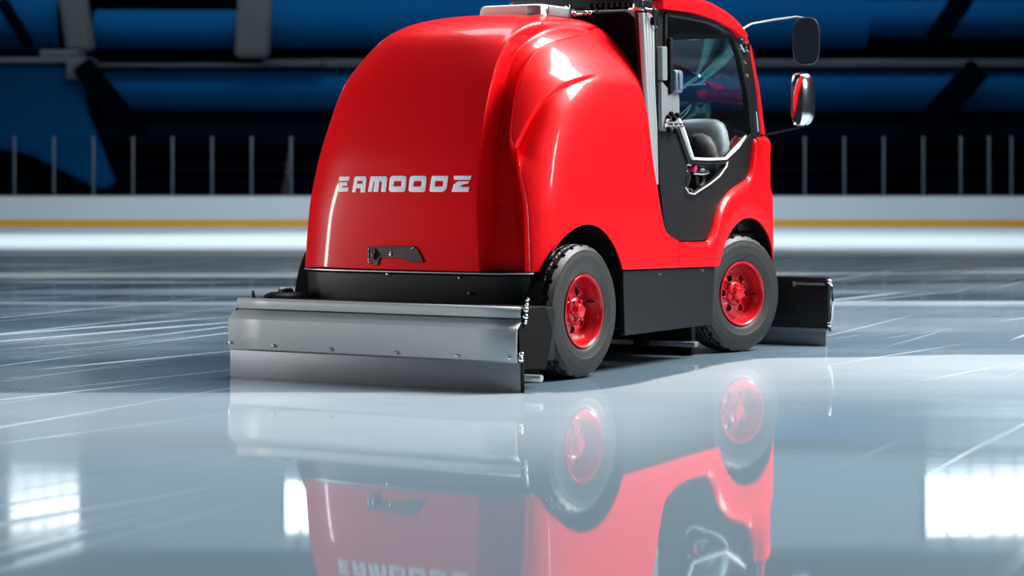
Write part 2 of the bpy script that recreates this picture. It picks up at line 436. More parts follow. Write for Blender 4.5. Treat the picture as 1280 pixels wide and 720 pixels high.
# ---- rear skirt under the hood
def skirt_ring(z, off, step=1.0, lim=44):
    out = []
    for p in np.arange(-lim, lim + .1, step):
        u, s = base(radians(p), np.array([.61])); u = float(u[0]); s = float(s[0]); k = np.hypot(u - .6, s)
        out.append(P(u + off * (.6 - u) / k, s - off * s / k, z))
    return out
bm = bmesh.new()
grid(bm, [skirt_ring(.604, .06), skirt_ring(.604, .004), skirt_ring(.594, -.002), skirt_ring(.583, .010), skirt_ring(.45, .016), skirt_ring(.38, .03), skirt_ring(.37, .1)])
sk = obj('rear_skirt', bm, 'skirt', car)
md = sk.modifiers.new('thickness', 'SOLIDIFY'); md.thickness = .008
bm = bmesh.new()
grid(bm, [skirt_ring(.6035, .0), skirt_ring(.601, -.006), skirt_ring(.596, -.006), skirt_ring(.594, .0)])
tr = obj('skirt_trim', bm, 'alu', sk)
md = tr.modifiers.new('thickness', 'SOLIDIFY'); md.thickness = .003
bm = bmesh.new()
for s_, z_ in ((.36, .575), (.42, .49), (-.1, .585)):
    lathe(bm, [(.0005, -.008), (.006, -.007), (.008, 0), (.008, .01)], 12, P(surf_u(s_, .61) + .004, s_, z_), 'x')
obj('screw', bm, 'chrome', sk)

# ---- chassis, wheel well liners
bm = bmesh.new()
mbox(bm, (-.30, 2.60), (-.52, .52), (.20, .78), .02)
mbox(bm, (.56, 1.70), (-.76, .76), (.24, .58), .02)
mbox(bm, (-.50, -.25), (-.5, .5), (.25, .50), .01)
chs = obj('chassis', bm, 'matte', car)
def liner(c):
    bm = bmesh.new()
    for sg_ in (-1, 1):
        R0 = []
        for s_ in (.50, .812):
            R0.append([P(c + (ARC_R + .012) * cos(a), sg_ * s_, .375 + (ARC_R + .012) * sin(a)) for a in np.linspace(radians(-8), radians(188), 40)])
        grid(bm, R0)
        ctr = bm.verts.new(P(c, sg_ * .50, .4))
        ring = [bm.verts.new(p) for p in R0[0]]
        for a, b in zip(ring, ring[1:]): bm.faces.new((a, b, ctr))
    o = obj('wheel_arch_liner', bm, 'matte', car)
liner(.015); liner(2.205)

# ---- front body: sill, fender, nose
UFz = mk([.55, .95, 1.10, 1.38], [2.79, 2.785, 2.72, 2.62])
TOP = mk([1.0, 1.19, 1.62, 1.68, 1.75, 1.80, 1.88, 1.96, 2.04, 2.14, 2.24, 2.285, 2.32, 2.36, 2.6], [.729, .729, .722, .765, .87, .93, .99, 1.03, 1.058, 1.085, 1.12, 1.17, 1.28, 1.375, 1.385])
def front_cols():
    out = []
    for u in np.arange(1.175, 2.575, .0125): out.append(('s', u))
    for a in np.linspace(0, 90, 24): out.append(('c', a))
    for s_ in np.linspace(.60, 0, 10): out.append(('f', s_))
    return out
def front_pt(col, z):
    uf = float(UFz(z)); r = .22; k, v = col
    lean = max(0, z - .95)
    if k == 's': return v * 1.0, .84
    cu_ = uf - r
    if k == 'c':
        a = radians(v); cu0 = cu_
        return (min(2.57, cu0) if v == 0 else cu0 + r * sin(a)), .84 - r + r * cos(a)
    return uf, v
rows = []; cl = front_cols(); NR = 44; Vc = []
for col in cl:
    k, v = col
    if k == 's': T = float(TOP(v)); zb = .60 - .02 * v
    else: T = 1.385 if k == 'c' else 1.385 - .10 * sst(np.array((.60 - v) / .1)); zb = .56; T = float(T)
    uu = v if k == 's' else front_pt(col, .7)[0]
    if abs(uu - 2.205) < ARC_R and k != 'f': zb = max(zb, .375 + math.sqrt(ARC_R ** 2 - (uu - 2.205) ** 2))
    cv = []
    for j in range(NR + 1):
        t = 1 - (1 - j / NR) ** 1.5; z = zb + (T - zb) * t
        u, s = front_pt(col, z)
        d = T - z; w = .075
        if d < w:
            q = 1 - d / w; inn = .040 * (1 - math.sqrt(max(0, 1 - q * q)))
            if k == 's': s -= inn * float(sst(np.array((v - 1.22) / .2)))
            elif k == 'c': a = radians(v); s -= inn * cos(a); u -= inn * sin(a)
            else: u -= inn
        if k == 's' and v > 1.6:                     # fender bulge over the front wheel
            s += .014 * math.exp(-((math.hypot(v - 2.205, z - .375) - .60) / .10) ** 2) * min(1, (v - 1.6) / .15)
        cv.append((u, s, z))
    Vc.append(cv)
full = [[(P(*p)) for p in c] for c in Vc] + [[P(p[0], -p[1], p[2]) for p in c] for c in reversed(Vc[:-1])]
bm = bmesh.new(); grid(bm, full); bmesh.ops.remove_doubles(bm, verts=bm.verts, dist=1e-5)
fb = obj('front_body', bm, 'red', car, ang=60)
md = fb.modifiers.new('thickness', 'SOLIDIFY'); md.thickness = .012; md.offset = -1
bm = bmesh.new()                                    # step ledge between sill and door
mbox(bm, (1.02, 1.72), (.70, .828), (.705, .722), .006)
mbox(bm, (1.02, 1.72), (-.828, -.70), (.705, .722), .006)
obj('sill_ledge', bm, 'red', car)

# ---- side skirts between the wheels
for sg_ in (1, -1):
    o = sideplate('side_skirt', [rpoly([(.478, .583), (1.735, .562), (1.69, .205), (.50, .208)], .012)], sg_ * .795, sg_ * .825, 'skirt', car)
    bm = bmesh.new()
    for u_ in (.95, 1.55):
        lathe(bm, [(.0005, .008), (.006, .007), (.008, 0), (.008, -.01)], 12, P(u_, sg_ * .826, .548), 'y', sgn=-sg_)
    obj('screw', bm, 'chrome', o)

# ---- bulkhead behind the hood, cab shell
bm = bmesh.new()
mbox(bm, (.66, .92), (-.775, .775), (.60, 1.70), .01)
bk = [(-.60, 1.60), (.775, 1.60), (.775, 2.03), (.72, 2.10), (-.10, 2.10), (-.55, 2.0)]
obj('bulkhead', bm, 'matte', car)
plate('bulkhead_top', [rpoly(bk, .03)], .16, 'matte', car, lambda x, y, w: P(.84 + w, x, y))
bm = bmesh.new()
mbox(bm, (.93, 2.50), (-.76, .76), (.60, .76), .01)
obj('cab_floor', bm, 'matte', car)
bm = bmesh.new()
mbox(bm, (2.28, 2.50), (-.74, .74), (.76, 1.24), .03, 3)
obj('dashboard', bm, 'black', car)
bm = bmesh.new()                                    # header above the windscreen
mbox(bm, (2.02, 2.16), (-.77, .77), (2.045, 2.13), .01)
obj('cab_header', bm, 'matte', car)
bm = bmesh.new(); grid(bm, [[P(u_, s_, z_) for u_, z_ in ((.95, 2.12), (1.354, 2.123), (1.70, 2.10), (1.94, 2.057), (2.09, 2.02))] for s_ in (-.10, .3, .77)])
hl = obj('headliner', bm, 'matte', car); mdh = hl.modifiers.new('thickness', 'SOLIDIFY'); mdh.thickness = .008
bm = bmesh.new(); mbox(bm, (1.0, 2.05), (-.78, -.74), (1.9, 2.05), .01); obj('left_header', bm, 'matte', car)
# A pillars
def apillar(sg_):
    bm = bmesh.new()
    tube(bm, [P(2.55, sg_ * .785, 1.34), P(2.43, sg_ * .79, 1.70), P(2.31, sg_ * .79, 1.96), P(2.17, sg_ * .77, 2.10)], [.030, .028, .026, .028], 12)
    obj('front_pillar', bm, 'red', car)
apillar(1); apillar(-1)
# windscreen
bm = bmesh.new()
vs = [bm.verts.new(P(*p)) for p in ((2.50, -.76, 1.33), (2.50, .76, 1.33), (2.40, .76, 1.70), (2.16, .74, 2.07), (2.16, -.74, 2.07), (2.40, -.76, 1.70))]
bm.faces.new((vs[0], vs[1], vs[2], vs[5])); bm.faces.new((vs[5], vs[2], vs[3], vs[4]))
ws = obj('windscreen', bm, 'glass', car)
md = ws.modifiers.new('thickness', 'SOLIDIFY'); md.thickness = .006
bm = bmesh.new(); tube(bm, [P(2.40, .235, 1.685), P(2.352, .428, 1.79)], [.009, .011], 10)
tube(bm, [P(2.43, .24, 1.53), P(2.42, .33, 1.60), P(2.425, .30, 1.55), P(2.44, .24, 1.50)], .005, 8)
tube(bm, [P(2.39, .20, 1.70), P(2.38, .33, 1.73), P(2.37, .46, 1.735)], .003, 8)
obj('wiper', bm, 'teal', car)
# visor rail with mirror stem
bm = bmesh.new(); tube(bm, [P(2.18, -.5, 2.028), P(2.18, .72, 2.028)], .010, 10)
vr = obj('visor_rail', bm, 'alu', car)
bm = bmesh.new(); lathe(bm, [(.001, .03), (.012, .03), (.014, .0), (.045, -.025), (.055, -.04), (.0005, -.045)], 20, P(2.18, .46, 2.06), 'z')
obj('visor_bracket', bm, 'chrome', vr)

# ---- roof
rp = [(.93, 2.125), (1.354, 2.128), (1.70, 2.105), (1.94, 2.062), (2.10, 2.012), (2.17, 2.02), (2.12, 2.075), (1.99, 2.13), (1.83, 2.175), (1.60, 2.215), (1.30, 2.235), (1.0, 2.235), (.93, 2.22)]
bm = bmesh.new(); rowsr = []
rr_ = rpoly(rp, .03, 4)
for s_, k in [(-.86, .0), (-.86, .5), (-.852, .85), (-.82, 1.), (-.5, 1.12), (0, 1.18), (.5, 1.12), (.82, 1.), (.852, .85), (.86, .5), (.86, .0)]:
    row = []
    for (u_, z_) in rr_:
        s_l = s_
        if s_ < 0: s_l = s_ * float(np.interp(u_, [.93, 1.9], [.15, 1.0]))
        zb_ = float(np.interp(u_, [.93, 1.354, 1.7, 1.94, 2.10, 2.17], [2.125, 2.128, 2.105, 2.062, 2.012, 2.02])); h = z_ - zb_
        row.append(P(u_, s_l, zb_ + .45 * max(h, 0) * (1 - min(k, 1)) + h * k if k < 1 else zb_ + h * k))
    rowsr.append(row + [row[0]])
grid(bm, rowsr); bmesh.ops.remove_doubles(bm, verts=bm.verts, dist=1e-5)
bmesh.ops.holes_fill(bm, edges=bm.edges)
obj('roof', bm, 'red', car, ang=50)

# ---- doors with window and lower cut-out
def door(sg_):
    outer = [(.965, 1.42), (.985, 1.08), (1.045, .84), (1.09, .775), (1.12, .735), (1.60, .730), (1.69, .765), (1.762, .87), (1.90, .985), (2.06, 1.05), (2.25, 1.105), (2.315, 1.18), (2.345, 1.36), (2.475, 1.375),
             (2.40, 1.70), (2.30, 1.95), (2.17, 2.05), (2.06, 2.06), (1.94, 2.085), (1.70, 2.125), (1.354, 2.15), (.93, 2.15), (.925, 1.70)]
    win = [(1.06, 2.095), (1.06, 1.80), (1.10, 1.62), (1.20, 1.46), (1.376, 1.235), (1.88, 1.238), (2.29, 1.40), (2.235, 1.66), (2.11, 1.90), (1.985, 2.03), (1.80, 2.067), (1.642, 2.085)]
    hole = [(1.385, 1.205), (1.325, 1.10), (1.335, 1.05), (1.40, 1.025), (1.48, 1.038), (1.66, 1.08), (1.78, 1.12), (1.93, 1.205)]
    if sg_ < 0:                                      # the far door sits under the lower rear edge of the roof
        outer = [(a, min(b, 1.98) if a < 2.0 else b) for a, b in outer]; win = [(a, min(b, 1.93) if a < 2.0 else b) for a, b in win]
    outs = rpoly(outer, .02, 4); w_ = rpoly(win, .035, 5); h_ = rpoly(hole, .04, 5)
    d = sideplate('door', [outs, w_, h_], sg_ * .785, sg_ * .812, 'black', car, bev=.005)
    # raised outer rim around the window
    rim_in = [(a, b) for a, b in w_]; ctr = Vector((1.68, 1.68))
    rim_out = []
    for a, b in w_:
        v = Vector((a, b)) - ctr; v = v * (1 + .035 / v.length); rim_out.append(tuple(ctr + v))
    sideplate('window_frame', [rim_out, rim_in], sg_ * .800, sg_ * .826, 'black', d, bev=.004)
    gp = sideplate('window_pane', [[tuple(ctr + (Vector(p) - ctr) * 1.005) for p in w_]], sg_ * .797, sg_ * .803, 'glass', d, bev=.0)
    bm = bmesh.new()
    if sg_ > 0:
        # back panel of the lower cut-out
        mbox(bm, (1.28, 1.98), (.70, .715), (1.0, 1.225), .004); obj('pocket_panel', bm, 'black', d)
        bm = bmesh.new()
        tube(bm, [P(1.93, .822, 1.222), P(1.90, .828, 1.19), P(1.79, .83, 1.128), P(1.66, .83, 1.084), P(1.50, .83, 1.040), P(1.42, .83, 1.018), P(1.35, .828, 1.026), P(1.315, .822, 1.06)], .0055, 8)
        obj('pocket_trim', bm, 'alu', d)
        bm = bmesh.new()
        tube(bm, [P(1.205, .826, 1.47), P(1.27, .83, 1.39), P(1.39, .83, 1.242)], [.016, .017, .012], 10)
        tube(bm, [P(1.39, .83, 1.237), P(1.62, .83, 1.233), P(1.885, .83, 1.240)], .0085, 10)
        tube(bm, [P(1.885, .83, 1.240), P(2.06, .83, 1.315), P(2.19, .83, 1.385)], [.010, .014, .006], 10)
        obj('window_seal', bm, 'white', d)
        bm = bmesh.new()
        lathe(bm, [(.0005, .035), (.020, .033), (.026, .02), (.022, .0), (.012, -.03)], 20, P(1.49, .775, 1.178), 'y', sgn=-1)
        obj('knob', bm, 'pink', d)
        bm = bmesh.new()
        tube(bm, [P(1.50, .78, 1.150), P(1.60, .79, 1.147), P(1.72, .78, 1.150)], [.013, .017, .013], 10)
        tube(bm, [P(1.60, .78, 1.178), P(1.645, .785, 1.176)], .013, 10)
        tube(bm, [P(1.345, .81, 1.205), P(1.40, .81, 1.200)], .012, 10)
        tube(bm, [P(1.345, .80, 1.170), P(1.375, .80, 1.165)], .010, 10)
        lathe(bm, [(.0005, .012), (.008, .010), (.010, -.02)], 12, P(1.455, .79, 1.045), 'y', sgn=-1)
        obj('pocket_latch', bm, 'chrome', d)
        bm = bmesh.new()
        tube(bm, [P(1.39, .76, 1.19), P(1.40, .77, 1.12), P(1.41, .76, 1.05)], [.035, .045, .03], 14)
        lathe(bm, [(.03, .03), (.05, .04), (.07, .03), (.075, 0), (.06, -.02)], 24, P(1.64, .74, 1.11), 'y', sgn=-1)
        obj('grab_cup', bm, 'black', d)
        # latch column on the rear edge of the door
        sideplate('latch_panel', [rpoly([(.955, 1.70), (1.03, 1.66), (1.18, 1.64), (1.205, 1.60), (1.205, 1.44), (1.18, 1.40), (.965, 1.40)], .02)], .81, .835, 'grey', d)
        sideplate('hinge_cover', [rpoly([(.945, 1.90), (1.015, 1.905), (1.02, 1.70), (.952, 1.70)], .015)], .81, .845, 'grey', d)
        bm = bmesh.new(); mbox(bm, (1.045, 1.09), (.812, .85), (1.62, 1.96), .012, 3); obj('hinge_strap', bm, 'matte', d)
        bm = bmesh.new(); mbox(bm, (1.10, 1.205), (.812, .862), (1.63, 1.77), .02, 4)
        mbox(bm, (1.13, 1.18), (.85, .872), (1.65, 1.755), .008, 3)
        obj('door_handle', bm, 'bluegrey', d)
        bm = bmesh.new()
        tube(bm, [P(.985, .85, 1.432), P(1.10, .856, 1.437), P(1.225, .85, 1.44)], .011, 10)
        for u_ in (1.01, 1.08, 1.15, 1.20): lathe(bm, [(.0005, .018), (.010, .016), (.014, .0), (.014, -.01)], 12, P(u_, .855, 1.437 + .02 * ((int(u_ * 100)) % 2)), 'y', sgn=-1)
        obj('clasp', bm, 'chrome', d)
        bm = bmesh.new()
        for (u_, z_) in ((1.03, 1.48), (1.07, 1.50), (1.11, 1.475), (1.15, 1.495), (1.04, 1.405), (1.13, 1.40)):
            bmesh.ops.create_icosphere(bm, subdivisions=2, radius=.018, matrix=Matrix.Translation(P(u_, .845, z_)))
        obj('clasp_knuckle', bm, 'matte', d)
        bm = bmesh.new()
        for (u_, z_) in ((2.13, 1.95), (2.20, 1.86), (2.235, 1.775)):
            lathe(bm, [(.0005, .012), (.008, .010), (.011, .0), (.011, -.01)], 12, P(u_, .82, z_), 'y', sgn=-1)
        tube(bm, [P(2.12, .822, 1.975), P(2.18, .826, 1.93)], .006, 8)
        tube(bm, [P(2.395, .815, 1.55), P(2.425, .815, 1.42)], .006, 8)
        obj('hinge_screw', bm, 'chrome', d)
    else: bm.free()
door(1); door(-1)

# ---- ribbed aluminium column between hood and door
sideplate('cab_column', [[(.715, 2.10), (.905, 2.10), (.912, 1.70), (.955, 1.416), (.975, 1.08), (1.05, .80), (1.02, .80), (.93, 1.08), (.825, 1.413), (.765, 1.70)]], .775, .800, 'black', car, bev=.004)
bm = bmesh.new()
for k, f in enumerate((.12, .34, .56, .80)):
    c0 = []
    for z_, a, b in ((2.09, .715, .905), (1.9, .74, .908), (1.70, .765, .912), (1.55, .792, .93), (1.42, .825, .952), (1.25, .875, .965), (1.08, .93, .975)):
        c0.append(P(a + (b - a) * (f * .92 + .04), .806, z_))
    tube(bm, c0, [.024, .024, .022, .019, .016, .010, .005], 10)
obj('ribbed_cover', bm, 'alu', car)
# bracket at the top of the column
bm = bmesh.new()
mbox(bm, (.72, .90), (.76, .83), (2.10, 2.165), .008)
tube(bm, [P(.80, .83, 2.09), P(.80, .86, 2.09)], .028, 16)
tube(bm, [P(.84, .82, 2.10), P(.87, .83, 2.00)], .014, 10)
mbox(bm, (.87, .91), (.80, .84), (2.01, 2.12), .006)
br = obj('column_bracket', bm, 'chrome', car)
bm = bmesh.new(); mbox(bm, (.822, .852), (.82, .85), (2.02, 2.10), .01, 3); obj('bracket_strap', bm, 'matte', br)
# pipe from the lid to the column
bm = bmesh.new()
tube(bm, [P(.80, .30, 2.102), P(.80, .72, 2.098)], .020, 14)
pp = obj('roof_pipe', bm, 'grey', car)
bm = bmesh.new(); tube(bm, [P(.80, .70, 2.095), P(.80, .735, 2.085), P(.80, .775, 2.06)], [.034, .04, .02], 16)
obj('pipe_elbow', bm, 'alu', pp)
bm = bmesh.new()
tube(bm, [P(.78, .28, 2.145), P(.74, .33, 2.12), P(.74, .36, 2.09), P(.78, .42, 2.095), P(.78, .50, 2.12)], .010, 10)
tube(bm, [P(.72, .345, 2.155), P(.72, .35, 2.07)], .008, 10)
for s_ in (.36, .44, .47): bmesh.ops.create_icosphere(bm, subdivisions=2, radius=.016, matrix=Matrix.Translation(P(.74, s_, 2.10)))
obj('hose_clamp', bm, 'chrome', pp)
bm = bmesh.new()
mbox(bm, (.84, .95), (-.12, .80), (2.10, 2.25), .01)
for i in range(9): mbox(bm, (.80, .86), (.42 + .038 * i, .445 + .038 * i), (2.118 + .008 * (i % 3), 2.165), .006)
obj('vent_unit', bm, 'black', car)

# ---- white lid on top of the hood
lid = rpoly([(.40, -.10), (.40, .33), (.62, .33), (.83, .33), (.83, -.18), (.60, -.18)], .05, 5)
def lidplace(x, y, w): return P(x, y, w)
bm = bmesh.new(); rws = []
for z_, k in ((2.062, 1.0), (2.078, 1.015), (2.088, 1.0), (2.118, .985), (2.134, .95), (2.140, .9), (2.142, .5), (2.142, .01)):
    c_ = Vector((.62, .08)); row = [P(*(c_ + (Vector(p) - c_) * k), z_) for p in lid]; rws.append(row + [row[0]])
grid(bm, rws); bmesh.ops.remove_doubles(bm, verts=bm.verts, dist=1e-5)
ld = obj('hatch_lid', bm, 'white', car, ang=35)
bm = bmesh.new(); mbox(bm, (.46, .82), (.335, .345), (2.075, 2.128), .003)
mbox(bm, (.385, .392), (.24, .33), (2.075, 2.128), .003)
obj('lid_side_panel', bm, 'grey', ld)

# ---- rear conditioner with steel blade
con = empty('rear_conditioner'); con.parent = car
prof_face = [(-.905, .150), (-.922, .165), (-.930, .24), (-.926, .328), (-.914, .338), (-.868, .374), (-.858, .378)]
def extr(name, prof, s0, s1, m, parent, th=.006, **k):
    bm = bmesh.new(); grid(bm, [[P(u_, s_, z_) for u_, z_ in prof] for s_ in np.linspace(s0, s1, 9)])
    o = obj(name, bm, m, parent, **k); md = o.modifiers.new('thickness', 'SOLIDIFY'); md.thickness = th; md.offset = 0
    return o
bf = extr('blade_face', prof_face, -.945, .925, 'steel', con, ang=18)
extr('top_rail', [(-.862, .386), (-.870, .389), (-.873, .41), (-.873, .428), (-.868, .437), (-.858, .441), (-.845, .4405)], -.925, .915, 'steel', con, ang=60)
bm = bmesh.new(); mbox(bm, (-.912, -.890), (-.945, .94), (.0, .156), .002); obj('squeegee', bm, 'steeldark', con)
bm = bmesh.new(); mbox(bm, (-.916, -.886), (.94, .947), (.0, .156), .001); obj('squeegee_edge', bm, 'matte', con)
for s_, z_ in ((-.929, .196), (-.63, .190), (-.248, .186), (.179, .184), (.562, .182), (.885, .182)):
    bm = bmesh.new(); lathe(bm, [(.0005, -.010), (.007, -.009), (.010, -.004), (.0105, .004)], 14, P(-.929, s_, z_), 'x')
    obj('bolt', bm, 'chrome', bf)
bm = bmesh.new()
mbox(bm, (-.85, -.47), (-.90, .90), (.14, .425), .01)
mbox(bm, (-.86, -.60), (-.915, .915), (.415, .437), .004)
cbx = obj('conditioner_box', bm, 'black', con)
for s_ in (.925, -.93):
    sideplate('end_plate', [rpoly([(-.90, .16), (-.915, .33), (-.86, .39), (-.86, .435), (-.62, .435), (-.55, .30), (-.62, .10), (-.88, .12)], .02)], s_ - .005, s_ + .005, 'matte', con)
bm = bmesh.new()                                     # fittings at the right-hand end
for pz, pu, r_ in ((.455, -.84, .011), (.43, -.85, .015), (.395, -.855, .016), (.365, -.86, .012)):
    bmesh.ops.create_icosphere(bm, subdivisions=2, radius=r_, matrix=Matrix.Translation(P(pu, .935, pz)))
tube(bm, [P(-.84, .935, .43), P(-.83, .93, .475), P(-.83, .94, .49)], .008, 8)
tube(bm, [P(-.85, .935, .40), P(-.85, .94, .35)], .006, 8)
for pz, pu, r_ in ((.20, -.90, .015), (.175, -.905, .018), (.155, -.90, .012)):
    bmesh.ops.create_icosphere(bm, subdivisions=2, radius=r_, matrix=Matrix.Translation(P(pu, .935, pz)))
tube(bm, [P(-.90, .935, .205), P(-.90, .942, .15)], .009, 8)
obj('hinge_fitting', bm, 'chrome', con)
bm = bmesh.new(); tube(bm, [P(-.85, .60, .075), P(-.85, 1.03, .075)], .018, 12); tube(bm, [P(-.85, .60, .07), P(-.45, .45, .25)], .02, 10)
obj('edge_rod', bm, 'alu', con)
bm = bmesh.new()                                     # round cap and eye bolt near the left end
lathe(bm, [(.13, .0), (.12, .018), (.09, .03), (.045, .034), (.04, .05), (.0005, .052)], 32, P(-.62, -.77, .437), 'z')
cap = obj('round_cap', bm, 'black', con)
bm = bmesh.new(); lathe(bm, [(.032, .05), (.030, .058), (.0005, .060)], 20, P(-.62, -.77, .437), 'z'); obj('cap_button', bm, 'white', cap)
bm = bmesh.new(); lathe(bm, [(.016, .0), (.016, .02), (.009, .03), (.009, .045), (.0005, .047)], 14, P(-.80, -.87, .437), 'z')
obj('eye_bolt', bm, 'grey', con)
bm = bmesh.new()
for s_ in (-.35, .35): tube(bm, [P(-.60, s_, .38), P(-.30, s_, .34)], .035, 12)
obj('lift_arm', bm, 'matte', con)

# ---- squeegee bar under the belly
bm = bmesh.new(); mbox(bm, (1.70, 1.76), (-.68, .70), (.055, .088), .006)
ub = obj('belly_bar', bm, 'steeldark', car)
bm = bmesh.new(); mbox(bm, (1.74, 1.80), (-.66, .66), (.0, .20), .004)
for s_ in (-.35, .35): mbox(bm, (1.60, 1.76), (s_ - .03, s_ + .03), (.06, .26), .004)
obj('rubber_flap', bm, 'matte', ub)
bm = bmesh.new(); tube(bm, [P(2.2, -.62, .36), P(2.2, .62, .36)], .045, 12); tube(bm, [P(0, -.62, .36), P(0, .62, .36)], .055, 12)
mbox(bm, (-.12, .12), (-.14, .14), (.24, .46), .03)
obj('axle', bm, 'matte', car)

# ---- front blade
fr = empty('front_blade'); fr.parent = car
bm = bmesh.new(); mbox(bm, (2.88, 2.93), (-1.12, 1.12), (.11, .45), .01); mbox(bm, (2.86, 2.95), (-1.12, 1.11), (.425, .458), .008)
fbx = obj('blade_body', bm, 'black', fr)
bm = bmesh.new(); mbox(bm, (2.875, 2.90), (-1.12, 1.105), (.0, .115), .003); mbox(bm, (2.868, 2.872 + .02), (-1.12, 1.105), (.098, .118), .003)
obj('blade_strip', bm, 'steeldark', fr)
bm = bmesh.new(); mbox(bm, (2.855, 2.87), (.88, 1.10), (.405, .420), .004); mbox(bm, (2.85, 2.875), (.875, .893), (.395, .425), .003)
obj('blade_rail', bm, 'grey', fr)
bm = bmesh.new()
tube(bm, [P(2.87, 1.125, .42), P(2.865, 1.148, .40), P(2.865, 1.158, .30), P(2.865, 1.150, .19), P(2.87, 1.135, .145)], .009, 10)
for z_ in (.43, .145): bmesh.ops.create_icosphere(bm, subdivisions=2, radius=.019, matrix=Matrix.Translation(P(2.87, 1.13, z_)))
tube(bm, [P(2.87, 1.13, .145), P(2.87, 1.135, .10)], .010, 8)
obj('blade_guard', bm, 'chrome', fr)
bm = bmesh.new()
for s_ in (-.5, .5): tube(bm, [P(2.55, s_, .32), P(2.90, s_, .28)], .035, 12)
obj('blade_arm', bm, 'matte', fr)

# ---- wheels
def tyre_mesh():
    bm = bmesh.new(); n = 288
    prof = [(.196, .070), (.200, .092), (.212, .104), (.235, .112), (.262, .1165), (.266, .1185), (.272, .1175), (.300, .119), (.322, .116), (.338, .110), (.3425, .1105), (.350, .103), (.362, .094)]
    tw = np.linspace(.088, -.088, 27)
    full = prof + [('t', w) for w in tw] + [(r, -w) for r, w in reversed(prof)]
    rings = []
    for item in full:
        ring = []
        for k in range(n):
            a = 2 * pi * k / n
            if item[0] == 't':
                w = item[1]; r = .375 - .006 * (abs(w) / .088) ** 2.2
                zig = .006 * (abs(((k / 12.) % 1) - .5) * 4 - 1)
                gr = any(abs(w - c_ - zig) < .0055 for c_ in (-.055, -.018, .018, .055))
                slot = (abs(w) > .060 and (k % 12) in (0, 1, 2)) or (.022 < abs(w) < .05 and (k + (5 if w > 0 else 0)) % 12 in (0, 1))
                if gr or slot: r -= .010
            else: r, w = item
            ring.append(bm.verts.new((r * cos(a), -w, r * sin(a))))
        rings.append(ring)
    rings.append(rings[0])
    for a, b in zip(rings, rings[1:]):
        for k in range(n): bm.faces.new((a[k], a[(k + 1) % n], b[(k + 1) % n], b[k]))
    bmesh.ops.recalc_face_normals(bm, faces=bm.faces)
    me = bpy.data.meshes.new('tyre'); bm.to_mesh(me); bm.free(); return me
tyre = tyre_mesh()
def build_wheel(u, sg_, steer):
    w = link('wheel', tyre if (u, sg_) == (0, 1) else tyre, 'rubber', car, ang=35)
    w.location = P(u, sg_ * .722, .375); w.rotation_euler = (0, radians(9 * u), steer + (0 if sg_ > 0 else pi))
    bm = bmesh.new()
    lathe(bm, [(.203, .100), (.207, .106), (.204, .111), (.197, .112), (.190, .106), (.186, .094), (.183, .070), (.176, .060), (.172, .020), (.166, .0), (.160, -.06), (.150, -.07)], 72, sgn=-1)
    md = obj('rim', bm, 'redrim', w); mm = md.modifiers.new('thickness', 'SOLIDIFY'); mm.thickness = .005
    holes = [[(.108 * cos(a) + .022 * cos(b), .108 * sin(a) + .022 * sin(b)) for b in np.linspace(0, 2 * pi, 20, endpoint=False)] for a in np.linspace(.3, .3 + 2 * pi, 7)[:-1]]
    disc = [[(.172 * cos(b), .172 * sin(b)) for b in np.linspace(0, 2 * pi, 64, endpoint=False)]] + holes
    def dish(x, y, t):
        r = math.hypot(x, y); d = .012 + .030 * float(sst(np.array((.168 - r) / .06)))
        return Vector((x, -(d + t), y))
    plate('wheel_disc', disc, .010, 'redrim', w, dish, bev=.003, ang=45)
    bm = bmesh.new()
    lathe(bm, [(.075, .034), (.074, .052), (.066, .060), (.052, .062), (.048, .058), (.045, .058), (.043, .082), (.036, .090), (.0005, .092)], 40, sgn=-1)
    hb = obj('hub', bm, 'redrim', w)
    for k in range(6):
        a = 2 * pi * k / 6 + .1
        bm = bmesh.new(); lathe(bm, [(.0115, .055), (.0115, .070), (.008, .074), (.0005, .074)], 6, (.060 * cos(a), 0, .060 * sin(a)), sgn=-1)
        obj('lug_nut', bm, 'redrim', hb, ang=20)
    bm = bmesh.new(); tube(bm, [(.150, -.03, .045), (.152, -.085, .046)], .005, 8); obj('valve', bm, 'black', w)
    return w
STEER = radians(-18)
build_wheel(0, 1, radians(-3)); build_wheel(2.185, 1, STEER); build_wheel(0, -1, 0); build_wheel(2.185, -1, STEER)

# ---- seat and steering gear seen through the window
seat = empty('driver_seat'); seat.parent = car
bm = bmesh.new(); rws = []
for z_, hw, th in ((1.16, .16, .06), (1.24, .20, .075), (1.34, .205, .075), (1.42, .19, .065), (1.47, .165, .05), (1.495, .12, .025), (1.50, .05, .01)):
    row = []
    for a in np.linspace(0, 2 * pi, 33)[:-1]:
        e = lambda v: math.copysign(abs(v) ** .55, v)
        row.append(P(2.17 + th * e(cos(a)), .52 + hw * e(sin(a)) * .95, z_))
    rws.append(row + [row[0]])
grid(bm, rws); bmesh.ops.remove_doubles(bm, verts=bm.verts, dist=1e-5); bmesh.ops.holes_fill(bm, edges=bm.edges)
obj('backrest', bm, 'palegrey', seat)
bm = bmesh.new(); rws = []
for z_, hw, th in ((1.12, .13, .05), (1.22, .145, .07), (1.32, .125, .07), (1.38, .085, .055), (1.405, .03, .02)):
    rws.append([P(2.04 + th * cos(a), .565 + hw * sin(a), z_) for a in np.linspace(0, 2 * pi, 29)])
grid(bm, rws); bmesh.ops.remove_doubles(bm, verts=bm.verts, dist=1e-5); bmesh.ops.holes_fill(bm, edges=bm.edges)
obj('back_cushion', bm, 'brown', seat)
bm = bmesh.new(); mbox(bm, (1.75, 2.2), (.25, .68), (1.02, 1.14), .04, 4); mbox(bm, (1.85, 2.1), (.35, .58), (.76, 1.03), .02); obj('seat_base', bm, 'black', seat)
